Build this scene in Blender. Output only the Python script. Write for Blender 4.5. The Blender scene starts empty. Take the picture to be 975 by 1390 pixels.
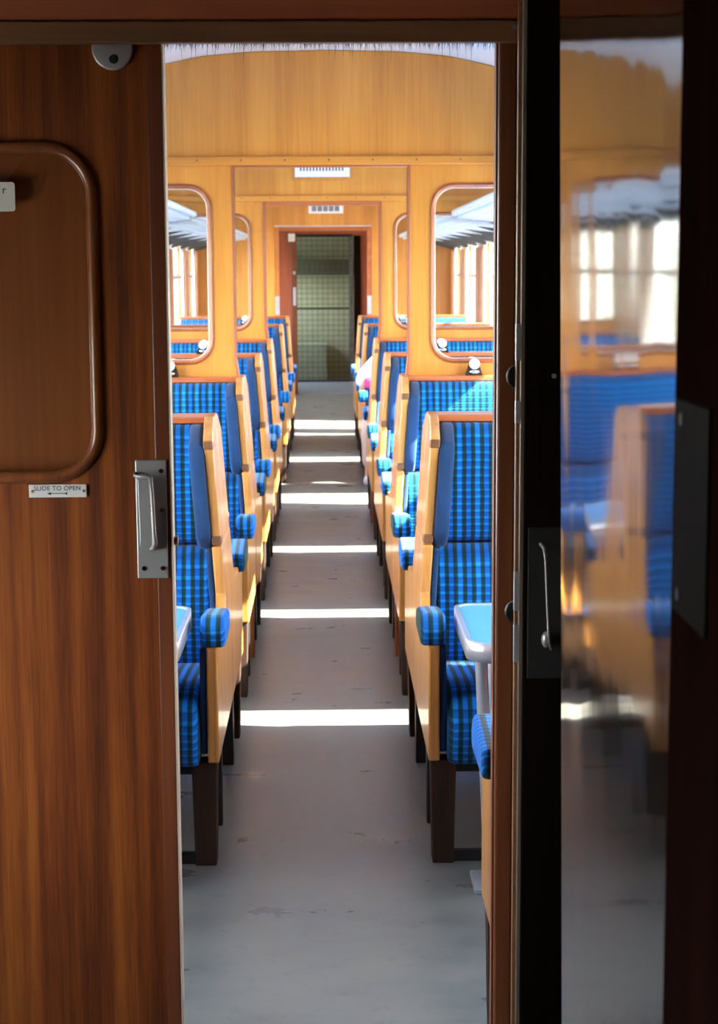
import bpy, bmesh, math, random
from mathutils import Vector, Matrix
random.seed(7)
S = bpy.context.scene
COL = S.collection
XC = -0.0126            # centre line of the aisle
PI = math.pi

# ------------------------------------------------------------------ materials
def newmat(name):
    m = bpy.data.materials.new(name); m.use_nodes = True
    nt = m.node_tree
    b = nt.nodes.get('Principled BSDF')
    return m, nt, b
def setp(b, **k):
    for n, v in k.items():
        n = {'col': 'Base Color', 'rough': 'Roughness', 'metal': 'Metallic', 'coat': 'Coat Weight', 'coatr': 'Coat Roughness',
             'spec': 'Specular IOR Level', 'ior': 'IOR', 'sheen': 'Sheen Weight', 'sheenr': 'Sheen Roughness', 'sheent': 'Sheen Tint'}[n]
        if n in ('Base Color', 'Sheen Tint') and len(v) == 3: v = (*v, 1)
        b.inputs[n].default_value = v
def N(nt, t, **k):
    n = nt.nodes.new(t)
    for a, v in k.items(): setattr(n, a, v)
    return n
def ramp(nt, stops):
    r = N(nt, 'ShaderNodeValToRGB')
    e = r.color_ramp.elements
    while len(e) < len(stops): e.new(0.5)
    for i, (p, c) in enumerate(stops):
        e[i].position = p; e[i].color = (*c, 1)
    return r
def plain(name, col, rough=.5, metal=0, bump=0, bscale=200, var=.12, **k):
    m, nt, b = newmat(name); setp(b, col=col, rough=rough, metal=metal, **k)
    tc = N(nt, 'ShaderNodeTexCoord')
    nz = N(nt, 'ShaderNodeTexNoise'); nz.inputs['Scale'].default_value = 9; nz.inputs['Detail'].default_value = 6
    nt.links.new(tc.outputs['Object'], nz.inputs['Vector'])
    r = ramp(nt, [(.3, tuple(c*(1-var) for c in col)), (.7, tuple(min(1, c*(1+var)) for c in col))])
    nt.links.new(nz.outputs['Fac'], r.inputs['Fac']); nt.links.new(r.outputs['Color'], b.inputs['Base Color'])
    if bump:
        n2 = N(nt, 'ShaderNodeTexNoise'); n2.inputs['Scale'].default_value = bscale
        nt.links.new(tc.outputs['Object'], n2.inputs['Vector'])
        bp = N(nt, 'ShaderNodeBump'); bp.inputs['Strength'].default_value = bump; bp.inputs['Distance'].default_value = .004
        nt.links.new(n2.outputs['Fac'], bp.inputs['Height']); nt.links.new(bp.outputs['Normal'], b.inputs['Normal'])
    return m
def wood(name, dark, mid, light, grain='Z', wide=14, rough=.32, coat=.25, contrast=1.0, ribbon=.5, fleck=.35, offset=0, twist=.6, stretch=.055, spec=.5):
    """grain runs along one axis; broad ribbons, fine pores and a little figure"""
    m, nt, b = newmat(name); setp(b, rough=rough, coat=coat, coatr=.12, spec=spec)
    tc = N(nt, 'ShaderNodeTexCoord')
    def mapped(across, along, loc=0):
        mp = N(nt, 'ShaderNodeMapping')
        s = [across]*3; s['XYZ'.index(grain)] = along
        mp.inputs['Scale'].default_value = s; mp.inputs['Location'].default_value = (loc+offset, loc*.7, loc*.3)
        nt.links.new(tc.outputs['Object'], mp.inputs['Vector']); return mp
    a = N(nt, 'ShaderNodeTexNoise'); a.inputs['Scale'].default_value = 1; a.inputs['Detail'].default_value = 3; a.inputs['Distortion'].default_value = twist
    nt.links.new(mapped(wide, wide*stretch).outputs[0], a.inputs['Vector'])
    f = N(nt, 'ShaderNodeTexNoise'); f.inputs['Scale'].default_value = 1; f.inputs['Detail'].default_value = 5
    nt.links.new(mapped(wide*9, wide*.3, 3).outputs[0], f.inputs['Vector'])
    c = N(nt, 'ShaderNodeTexNoise'); c.inputs['Scale'].default_value = 1; c.inputs['Detail'].default_value = 4
    nt.links.new(mapped(3.2, 1.3, 9).outputs[0], c.inputs['Vector'])
    mx = N(nt, 'ShaderNodeMath', operation='MULTIPLY_ADD'); mx.inputs[1].default_value = fleck; nt.links.new(f.outputs['Fac'], mx.inputs[0])
    m2 = N(nt, 'ShaderNodeMath', operation='MULTIPLY'); m2.inputs[1].default_value = ribbon; nt.links.new(a.outputs['Fac'], m2.inputs[0])
    nt.links.new(m2.outputs[0], mx.inputs[2])
    m3 = N(nt, 'ShaderNodeMath', operation='MULTIPLY_ADD'); m3.inputs[1].default_value = .35
    nt.links.new(c.outputs['Fac'], m3.inputs[0]); nt.links.new(mx.outputs[0], m3.inputs[2])
    mid_v = (ribbon+fleck+.35)/2
    w = .16*contrast**-1
    r = ramp(nt, [(max(0, mid_v-w), dark), (mid_v, mid), (min(1, mid_v+w), light)])
    nt.links.new(m3.outputs[0], r.inputs['Fac']); nt.links.new(r.outputs['Color'], b.inputs['Base Color'])
    bp = N(nt, 'ShaderNodeBump'); bp.inputs['Strength'].default_value = .06; bp.inputs['Distance'].default_value = .002
    nt.links.new(f.outputs['Fac'], bp.inputs['Height']); nt.links.new(bp.outputs['Normal'], b.inputs['Normal'])
    return m
def moquette(name):
    """woven plush: bright blue columns, green columns between, fine dark weft rows"""
    m, nt, b = newmat(name); setp(b, rough=.9, sheen=.12, sheenr=.5, spec=.15)
    tc = N(nt, 'ShaderNodeTexCoord'); sp = N(nt, 'ShaderNodeSeparateXYZ')
    nz = N(nt, 'ShaderNodeTexNoise'); nz.inputs['Scale'].default_value = 14
    nt.links.new(tc.outputs['Object'], nz.inputs['Vector'])
    vm = N(nt, 'ShaderNodeVectorMath', operation='MULTIPLY_ADD')
    nt.links.new(nz.outputs['Color'], vm.inputs[0]); vm.inputs[1].default_value = (.004,)*3
    nt.links.new(tc.outputs['Object'], vm.inputs[2]); nt.links.new(vm.outputs[0], sp.inputs[0])
    def wave(src, per, ph=0):
        k = N(nt, 'ShaderNodeMath', operation='MULTIPLY_ADD'); k.inputs[1].default_value = 2*PI/per; k.inputs[2].default_value = ph
        nt.links.new(src, k.inputs[0])
        s = N(nt, 'ShaderNodeMath', operation='SINE'); nt.links.new(k.outputs[0], s.inputs[0])
        h = N(nt, 'ShaderNodeMath', operation='MULTIPLY_ADD'); h.inputs[1].default_value = .5; h.inputs[2].default_value = .5
        nt.links.new(s.outputs[0], h.inputs[0]); return h.outputs[0]
    v = N(nt, 'ShaderNodeMath', operation='SUBTRACT'); nt.links.new(sp.outputs['Z'], v.inputs[0]); nt.links.new(sp.outputs['Y'], v.inputs[1])
    colw = wave(sp.outputs['X'], .0266); colh = wave(sp.outputs['X'], .0532, .8); row = wave(v.outputs[0], .0105); row2 = wave(v.outputs[0], .0210, .5)
    r1 = ramp(nt, [(.20, (.013, .080, .080)), (.42, (.008, .105, .34)), (.62, (.014, .29, .92))])
    nt.links.new(colw, r1.inputs['Fac'])
    # every second column a deeper blue
    r1b = ramp(nt, [(.3, (1, 1, 1)), (.75, (.62, .70, .78))]); nt.links.new(colh, r1b.inputs['Fac'])
    r2 = ramp(nt, [(.12, (.45, .55, .62)), (.50, (1, 1, 1))]); nt.links.new(row, r2.inputs['Fac'])
    r3 = ramp(nt, [(.45, (1, 1, 1)), (.9, (.42, .52, .56))]); nt.links.new(row2, r3.inputs['Fac'])
    cur = r1.outputs['Color']
    for rr in (r1b, r2, r3):
        mm = N(nt, 'ShaderNodeMix', data_type='RGBA', blend_type='MULTIPLY'); mm.inputs[0].default_value = 1
        nt.links.new(cur, mm.inputs[6]); nt.links.new(rr.outputs['Color'], mm.inputs[7]); cur = mm.outputs[2]
    nt.links.new(cur, b.inputs['Base Color'])
    bp = N(nt, 'ShaderNodeBump'); bp.inputs['Strength'].default_value = .35; bp.inputs['Distance'].default_value = .002
    nt.links.new(row, bp.inputs['Height']); nt.links.new(bp.outputs['Normal'], b.inputs['Normal'])
    return m
def glass(name, tint=(1, 1, 1), refl=1.45, rough=0.0):
    """thin pane: lets light straight through, mirrors by angle"""
    m, nt, b = newmat(name); nt.nodes.remove(b)
    out = nt.nodes['Material Output']
    tr = N(nt, 'ShaderNodeBsdfTransparent'); tr.inputs['Color'].default_value = (*tint, 1)
    gl = N(nt, 'ShaderNodeBsdfGlossy'); gl.inputs['Roughness'].default_value = rough
    fr = N(nt, 'ShaderNodeFresnel'); ge = N(nt, 'ShaderNodeNewGeometry')
    io = N(nt, 'ShaderNodeMapRange'); io.inputs['To Min'].default_value = refl; io.inputs['To Max'].default_value = 1/refl   # same angle law on both faces
    nt.links.new(ge.outputs['Backfacing'], io.inputs['Value']); nt.links.new(io.outputs['Result'], fr.inputs['IOR'])
    mx = N(nt, 'ShaderNodeMixShader')
    nt.links.new(fr.outputs[0], mx.inputs[0]); nt.links.new(tr.outputs[0], mx.inputs[1]); nt.links.new(gl.outputs[0], mx.inputs[2])
    nt.links.new(mx.outputs[0], out.inputs['Surface'])
    return m
def wavy_glass(name):
    """dark-backed old glass: near-black body, mirror-like at a slant, uneven surface"""
    m, nt, b = newmat(name); setp(b, col=(.006, .005, .004), rough=.06, ior=1.72)
    tc = N(nt, 'ShaderNodeTexCoord')
    def nz(sc, det=2):
        mp = N(nt, 'ShaderNodeMapping'); mp.inputs['Scale'].default_value = sc
        nt.links.new(tc.outputs['Object'], mp.inputs['Vector'])
        n = N(nt, 'ShaderNodeTexNoise'); n.inputs['Scale'].default_value = 1; n.inputs['Detail'].default_value = det
        nt.links.new(mp.outputs[0], n.inputs['Vector']); return n.outputs['Fac']
    a = N(nt, 'ShaderNodeMath', operation='MULTIPLY_ADD'); a.inputs[1].default_value = .035
    nt.links.new(nz((1, 34, 5), 1), a.inputs[0]); nt.links.new(nz((1, 6, 4), 1), a.inputs[2])
    bp = N(nt, 'ShaderNodeBump'); bp.inputs['Strength'].default_value = .55; bp.inputs['Distance'].default_value = .002
    nt.links.new(a.outputs[0], bp.inputs['Height']); nt.links.new(bp.outputs['Normal'], b.inputs['Normal'])
    return m
def lino(name):
    m, nt, b = newmat(name); setp(b, rough=.34, spec=.5)
    tc = N(nt, 'ShaderNodeTexCoord')
    mp = N(nt, 'ShaderNodeMapping'); mp.inputs['Scale'].default_value = (1.6, 2.6, 1); nt.links.new(tc.outputs['Object'], mp.inputs['Vector'])
    n = N(nt, 'ShaderNodeTexNoise'); n.inputs['Scale'].default_value = 2.2; n.inputs['Detail'].default_value = 7; n.inputs['Roughness'].default_value = .62
    nt.links.new(mp.outputs[0], n.inputs['Vector'])
    r = ramp(nt, [(.32, (.125, .126, .114)), (.5, (.170, .170, .152)), (.70, (.215, .205, .176))])
    nt.links.new(n.outputs['Fac'], r.inputs['Fac'])
    sp = N(nt, 'ShaderNodeTexNoise'); sp.inputs['Scale'].default_value = 26; sp.inputs['Detail'].default_value = 4; nt.links.new(tc.outputs['Object'], sp.inputs['Vector'])
    r2 = ramp(nt, [(.26, (.62, .6, .58)), (.42, (1, 1, 1))]); nt.links.new(sp.outputs['Fac'], r2.inputs['Fac'])
    mm = N(nt, 'ShaderNodeMix', data_type='RGBA', blend_type='MULTIPLY'); mm.inputs[0].default_value = .4
    nt.links.new(r.outputs['Color'], mm.inputs[6]); nt.links.new(r2.outputs['Color'], mm.inputs[7]); nt.links.new(mm.outputs[2], b.inputs['Base Color'])
    r3 = ramp(nt, [(.3, (.24,)*3), (.7, (.46,)*3)]); nt.links.new(n.outputs['Fac'], r3.inputs['Fac']); nt.links.new(r3.outputs['Color'], b.inputs['Roughness'])
    return m

OAK = wood('honey oak panel', (.48, .175, .024), (.62, .255, .038), (.71, .335, .060), 'Z', 12, .34, .3, .8)
OAKX = wood('honey oak rail', (.48, .175, .024), (.62, .255, .038), (.71, .335, .060), 'X', 12, .34, .3, .8)
SEATWOOD = wood('seat end oak', (.38, .145, .026), (.54, .240, .050), (.64, .325, .083), 'Z', 16, .36, .35, .9)
TRIM = wood('red brown trim', (.26, .070, .022), (.36, .105, .034), (.44, .145, .05), 'Z', 20, .35, .3)
TRIMX = wood('red brown rail', (.33, .085, .025), (.45, .125, .038), (.52, .17, .06), 'X', 20, .35, .3)
MAHOG = wood('mahogany door', (.092, .019, .0045), (.205, .047, .0078), (.345, .098, .0135), 'Z', 38, .48, .05, .95, ribbon=.75, fleck=.30, twist=.12, stretch=.022, spec=.3)
MAHOGP = wood('plain mahogany', (.095, .020, .008), (.15, .036, .012), (.21, .056, .018), 'Z', 10, .42, .12)
MAHOGX = wood('mahogany header', (.30, .070, .027), (.38, .094, .035), (.46, .125, .046), 'X', 9, .5, .08)
BLOCKW = wood('worn brown block', (.10, .040, .012), (.16, .066, .02), (.24, .10, .034), 'Z', 20, .5)
WALNUT = wood('brown edge strip', (.14, .060, .025), (.20, .088, .036), (.26, .12, .05), 'X', 14, .45, .1)
BROWNLEG = wood('dark brown leg', (.020, .011, .007), (.038, .020, .012), (.06, .033, .02), 'Z', 18, .7, 0)
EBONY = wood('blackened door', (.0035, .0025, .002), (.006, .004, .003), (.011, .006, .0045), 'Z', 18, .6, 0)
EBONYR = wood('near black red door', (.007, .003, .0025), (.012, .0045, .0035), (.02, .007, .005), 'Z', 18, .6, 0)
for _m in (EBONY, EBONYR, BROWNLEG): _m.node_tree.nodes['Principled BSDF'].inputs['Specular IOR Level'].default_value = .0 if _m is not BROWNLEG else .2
MOQ = moquette('blue check moquette')
VELVET = plain('navy velvet', (.013, .044, .120), .85, 0, .15, 400, .18, sheen=.2, sheenr=.4, spec=.2)
FLOOR = lino('worn grey linoleum')
WHITE = plain('white ceiling paint', (.80, .80, .81), .5, var=.03)
STEEL = plain('brushed nickel', (.46, .46, .48), .38, .55, .03, 300, .06)
CHROME = plain('chrome', (.78, .79, .80), .12, 1, var=.03)
ALU = plain('aluminium edge', (.70, .73, .78), .28, .65, var=.04)
DARKSTEEL = plain('tarnished plate', (.020, .022, .022), .5, .2, var=.15)
BLACK = plain('black paint', (.010, .010, .011), .5, var=.2)
RUBBER = plain('black rubber', (.008, .008, .008), .35, var=.2)
TABLETOP = plain('pale blue laminate', (.13, .40, .74), .28, var=.05)
PLASTIC = plain('white plastic', (.85, .86, .88), .35, var=.02)
STICKER = plain('off white sticker', (.74, .76, .72), .5, var=.03)
INK = plain('dark ink', (.02, .02, .04), .6, var=.05)
RACKW = plain('pale blue painted rack', (.62, .72, .84), .4, var=.04)
def translucent(name, col):
    m, nt, b = newmat(name); setp(b, col=col, rough=.5)
    t = N(nt, 'ShaderNodeBsdfTranslucent'); t.inputs['Color'].default_value = (*col, 1)
    mx = N(nt, 'ShaderNodeMixShader'); mx.inputs[0].default_value = .6
    nt.links.new(b.outputs[0], mx.inputs[1]); nt.links.new(t.outputs[0], mx.inputs[2]); nt.links.new(mx.outputs[0], nt.nodes['Material Output'].inputs['Surface'])
    return m
RACKN = translucent('pale rack netting', (.80, .88, .96))
RACKD = plain('dark rack bracket', (.05, .05, .05), .5)
GREENP = plain('pale green van paint', (.30, .335, .215), .5, var=.08)
GREEND = plain('dark green shelf', (.06, .07, .042), .5)
VANFL = plain('blue grey van floor', (.24, .27, .30), .5)
CURT = plain('terracotta curtain', (.55, .25, .15), .9, var=.15)
HAIR = plain('black bristle', (.006, .006, .008), .8)
PANE = glass('window pane')
PANEM = glass('partition pane', (.97, .98, .97), 1.5)
PANED = glass('door pane', (.93, .92, .90), 1.5)
MIRR = wavy_glass('dark wavy glass')
SKIN = plain('skin', (.62, .38, .28), .55, var=.05)
SHIRT = plain('white cotton', (.86, .86, .88), .8, 0, .2, 60, .03)
PINK = plain('magenta cotton', (.62, .045, .19), .8, 0, .2, 60, .06)
TROUS = plain('pale pink trousers', (.60, .46, .46), .8, 0, .1, 60, .05)
HAIRB = plain('brown hair', (.08, .045, .025), .6, 0, .4, 120, .2)
GRASS = plain('trackside ballast and grass', (.27, .26, .22), .9, var=.3)
LEAF = plain('tree foliage', (.11, .19, .05), .8, var=.35)
PALE = plain('pale stone edge', (.62, .50, .40), .5, var=.05)

# ------------------------------------------------------------------ mesh helpers
def link(name, bm, mat, parent=None, smooth=False, mats=None):
    me = bpy.data.meshes.new(name)
    bmesh.ops.recalc_face_normals(bm, faces=bm.faces)
    bm.to_mesh(me); bm.free()
    for x in (mats or [mat]): me.materials.append(x)
    if smooth:
        for p in me.polygons: p.use_smooth = True
        try: me.set_sharp_from_angle(angle=math.radians(50))
        except Exception: pass
    o = bpy.data.objects.new(name, me); COL.objects.link(o)
    if parent is not None: o.parent = parent
    return o
def bevel(bm, w, seg=2, ang=30):
    es = [e for e in bm.edges if len(e.link_faces) == 2 and e.calc_face_angle(0) > math.radians(ang)]
    if es: bmesh.ops.bevel(bm, geom=es, offset=w, segments=seg, affect='EDGES', profile=.5, clamp_overlap=True)
def add_box(bm, x0, x1, y0, y1, z0, z1):
    vs = [bm.verts.new((x, y, z)) for x in (x0, x1) for y in (y0, y1) for z in (z0, z1)]
    for f in ((0, 1, 3, 2), (4, 6, 7, 5), (0, 4, 5, 1), (2, 3, 7, 6), (0, 2, 6, 4), (1, 5, 7, 3)):
        bm.faces.new([vs[i] for i in f])
    return vs
def box(x0, x1, y0, y1, z0, z1, bv=.003, seg=2):
    bm = bmesh.new(); add_box(bm, min(x0, x1), max(x0, x1), min(y0, y1), max(y0, y1), min(z0, z1), max(z0, z1))
    bmesh.ops.recalc_face_normals(bm, faces=bm.faces)
    if bv: bevel(bm, bv, seg)
    return bm
def add_prism(bm, poly, axis, t0, t1):
    """poly of 2-D points in the plane across `axis` (x: y,z / y: x,z / z: x,y)"""
    def p(a, b, t): return {'x': (t, a, b), 'y': (a, t, b), 'z': (a, b, t)}[axis]
    A = [bm.verts.new(p(a, b, t0)) for a, b in poly]; B = [bm.verts.new(p(a, b, t1)) for a, b in poly]
    bm.faces.new(A); bm.faces.new(B[::-1])
    n = len(poly)
    for i in range(n): bm.faces.new((A[i], B[i], B[(i+1) % n], A[(i+1) % n]))
def prism(poly, axis, t0, t1, bv=.003, seg=2, ang=30):
    bm = bmesh.new(); add_prism(bm, poly, axis, t0, t1); bmesh.ops.recalc_face_normals(bm, faces=bm.faces)
    if bv: bevel(bm, bv, seg, ang)
    return bm
def rrect(x0, x1, z0, z1, r, n=7):
    pts = []
    for cx, cz, a0 in ((x1-r, z1-r, 0), (x0+r, z1-r, 90), (x0+r, z0+r, 180), (x1-r, z0+r, 270)):
        for i in range(n+1):
            a = math.radians(a0+90*i/n); pts.append((cx+r*math.cos(a), cz+r*math.sin(a)))
    return pts
def sheet(outer, holes, axis, t0, t1):
    """flat board with holes, through a filled 2-D curve"""
    cu = bpy.data.curves.new('tmp', 'CURVE'); cu.dimensions = '2D'; cu.fill_mode = 'BOTH'; cu.extrude = abs(t1-t0)/2
    for pl in [outer]+holes:
        s = cu.splines.new('POLY'); s.points.add(len(pl)-1); s.use_cyclic_u = True
        for q, (a, b) in zip(s.points, pl): q.co = (a, b, 0, 1)
    o = bpy.data.objects.new('tmp', cu); COL.objects.link(o)
    dg = bpy.context.evaluated_depsgraph_get()
    me = bpy.data.meshes.new_from_object(o.evaluated_get(dg))
    bm = bmesh.new(); bm.from_mesh(me)
    bpy.data.objects.remove(o); bpy.data.curves.remove(cu); bpy.data.meshes.remove(me)
    mid = (t0+t1)/2
    for v in bm.verts:
        a, b, t = v.co; t += mid
        v.co = {'x': (t, a, b), 'y': (a, t, b), 'z': (a, b, t)}[axis]
    bmesh.ops.remove_doubles(bm, verts=bm.verts, dist=1e-5)
    return bm
def add_tube(bm, pts, r, n=10, closed=False, rz=None, cap=True):
    """sweep a circle (or ellipse r x rz) along points"""
    pts = [Vector(p) for p in pts]; m = len(pts); rings = []
    prev = None
    for i, p in enumerate(pts):
        if closed: t = (pts[(i+1) % m]-pts[i-1]).normalized()
        else: t = (pts[min(i+1, m-1)]-pts[max(i-1, 0)]).normalized()
        if prev is None:
            ref = Vector((0, 0, 1)) if abs(t.z) < .9 else Vector((1, 0, 0))
            u = t.cross(ref).normalized()
        else:
            u = (prev-t*prev.dot(t)).normalized()
        prev = u; w = t.cross(u)
        rr = r[i] if isinstance(r, (list, tuple)) else r
        rings.append([bm.verts.new(p+u*math.cos(2*PI*k/n)*rr+w*math.sin(2*PI*k/n)*(rz or rr)) for k in range(n)])
    for i in range(m if closed else m-1):
        A, B = rings[i], rings[(i+1) % m]
        for k in range(n): bm.faces.new((A[k], A[(k+1) % n], B[(k+1) % n], B[k]))
    if not closed and cap: bm.faces.new(rings[0][::-1]); bm.faces.new(rings[-1])
def tube(pts, r, n=10, closed=False, rz=None):
    bm = bmesh.new(); add_tube(bm, pts, r, n, closed, rz); return bm
def add_ball(bm, c, r, sx=1, sy=1, sz=1, u=16, v=10):
    m = Matrix.Translation(c) @ Matrix.Diagonal((sx, sy, sz, 1))
    bmesh.ops.create_uvsphere(bm, u_segments=u, v_segments=v, radius=r, matrix=m)
def add_disc(bm, c, r, depth, axis='y', n=20):
    m = Matrix.Translation(c)
    if axis == 'y': m = m @ Matrix.Rotation(PI/2, 4, 'X')
    if axis == 'x': m = m @ Matrix.Rotation(PI/2, 4, 'Y')
    bmesh.ops.create_cone(bm, cap_ends=True, segments=n, radius1=r, radius2=r, depth=depth, matrix=m)
def empty(name, loc, rz=0):
    o = bpy.data.objects.new(name, None); COL.objects.link(o); o.location = loc; o.rotation_euler = (0, 0, rz); o.empty_display_size = .1
    return o
def tag(o, label, cat, group=None, kind=None):
    if label: o['label'] = label
    if cat: o['category'] = cat
    if group: o['group'] = group
    if kind: o['kind'] = kind
    return o
def struct(o, label=None, cat=None):
    o['kind'] = 'structure'
    if label: o['label'] = label
    if cat: o['category'] = cat
    return o
def kids(o): return [c for c in KIDS.get(o.name, [])]
KIDS = {}
def index_kids():
    KIDS.clear()
    for o in bpy.data.objects:
        if o.parent: KIDS.setdefault(o.parent.name, []).append(o)
def copy_tree(o, parent=None):
    c = o.copy(); COL.objects.link(c)
    if parent is not None: c.parent = parent
    for ch in kids(o): copy_tree(ch, c)
    return c
def text_mesh(txt, size, mat, parent, loc, name, depth=.0006, align='CENTER', space=1.0):
    cu = bpy.data.curves.new('txt', 'FONT'); cu.body = txt; cu.size = size; cu.extrude = depth/2; cu.align_x = align; cu.align_y = 'CENTER'; cu.space_character = space
    o = bpy.data.objects.new('txt', cu); COL.objects.link(o)
    dg = bpy.context.evaluated_depsgraph_get()
    me = bpy.data.meshes.new_from_object(o.evaluated_get(dg))
    bpy.data.objects.remove(o); bpy.data.curves.remove(cu)
    bm = bmesh.new(); bm.from_mesh(me); bpy.data.meshes.remove(me)
    for v in bm.verts:
        x, y, z = v.co; v.co = (loc[0]+x, loc[1]-z, loc[2]+y)
    return link(name, bm, mat, parent)

# ------------------------------------------------------------------ layout along the coach
PITCH = 1.87
FRONT1 = 4.46; DEPTH = .68
PAIRS = [FRONT1+DEPTH+PITCH*k for k in range(4)]          # back-to-back centres 5.14 7.01 8.88 10.75
PAIRS3 = [13.50, 15.80]
P1, P2, P3 = PAIRS[1], PAIRS[3], 18.30
YEND = 22.0
HW = 1.36                                                # half width of the coach
WIN_C = [4.18, 6.15, 7.92, 9.79, 12.10, 13.97, 15.84, 17.45]           # side window centres
WIN_W = [1.38, 1.44, 1.34, 1.34, 1.34, 1.34, 1.34, .95]
WZ0, WZ1 = .86, 1.82

# ------------------------------------------------------------------ the setting
fl = struct(link('floor', box(-HW-.05, HW+.05, -1.6, YEND, -.06, 0, 0), FLOOR), 'worn grey linoleum floor of the aisle', 'floor')
prof = [(0, 2.455), (.3, 2.449), (.5, 2.430), (.66, 2.395), (.78, 2.35), (.92, 2.26), (1.05, 2.145), (1.17, 2.02), (1.27, 1.90), (HW+.02, 1.80)]
inner = [(-x, z) for x, z in prof[::-1]]+prof[1:]
outer = [(x*1.03, z+.045) for x, z in inner]
def arch(y0, y1): return prism(inner+outer[::-1], 'y', y0, y1, 0)
struct(link('ceiling', arch(-1.6, YEND+5.5), WHITE, smooth=True), 'white curved coach ceiling', 'ceiling')
def side_wall(name, s):
    holes = [rrect(c-w/2, c+w/2, WZ0, WZ1, .09) for c, w in zip(WIN_C, WIN_W)]
    if s < 0: holes += [rrect(18.8, 20.1, .9, WZ1, .09), rrect(20.35, 21.65, .9, WZ1, .09)]
    if s < 0: holes.append(rrect(23.2, 25.6, 1.0, 1.75, .09))
    if s < 0: holes.append(rrect(VW[0], VW[1], VW[2], VW[3], .06))
    o = link(name, sheet([(-1.6, -.02), (YEND+5.5, -.02), (YEND+5.5, 1.84), (-1.6, 1.84)], holes, 'x', s*HW, s*(HW+.05)), OAK)
    return struct(o, 'oak panelled coach side with windows', 'wall')
VW = (1.40, 2.25, .84, 1.50)
side_wall('wall_left', -1); side_wall('wall_right', 1)
struct(link('wall_back', sheet([(-HW, 0), (HW, 0), (HW, 1.9)]+[(x, z) for x, z in inner[::-1] if z > 1.91]+[(-HW, 1.9)], [], 'y', -1.56, -1.5), MAHOGP), 'dark vestibule end wall', 'wall')

# side windows with frame, transom and pane
wn = 0
def side_window(s, c, w, z0, z1, transom=True):
    global wn
    wn += 1
    root = empty('window_%d' % wn, (s*HW, c, z0)); struct(root, 'coach side window with a metal frame and sliding top light', 'window')
    fr = tube([(-s*.004, y, z) for y, z in rrect(-w/2, w/2, 0, z1-z0, .09)], .016, 8, True)
    link('window_frame', fr, ALU, root, True)
    bm = bmesh.new(); add_box(bm, s*.022, s*.026, -w/2+.002, w/2-.002, .002, z1-z0-.002); link('window_pane', bm, PANE, root)
    if transom:
        h = (z1-z0)*.69
        link('transom', box(0, s*.03, -w/2+.01, w/2-.01, h-.016, h+.016), ALU, root)
        link('window_catch', box(-s*.02, s*.0, -.05, .05, h+.017, h+.04, .004), CHROME, root)
for s in (-1, 1):
    for c, w in zip(WIN_C, WIN_W): side_window(s, c, w, WZ0, WZ1)
    if s < 0: side_window(s, 19.45, 1.3, .9, WZ1); side_window(s, 21.0, 1.3, .9, WZ1)
    if s < 0: side_window(s, 24.4, 2.4, 1.0, 1.75, False)
    if s < 0: side_window(s, (VW[0]+VW[1])/2, VW[1]-VW[0], VW[2], VW[3], False)

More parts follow.
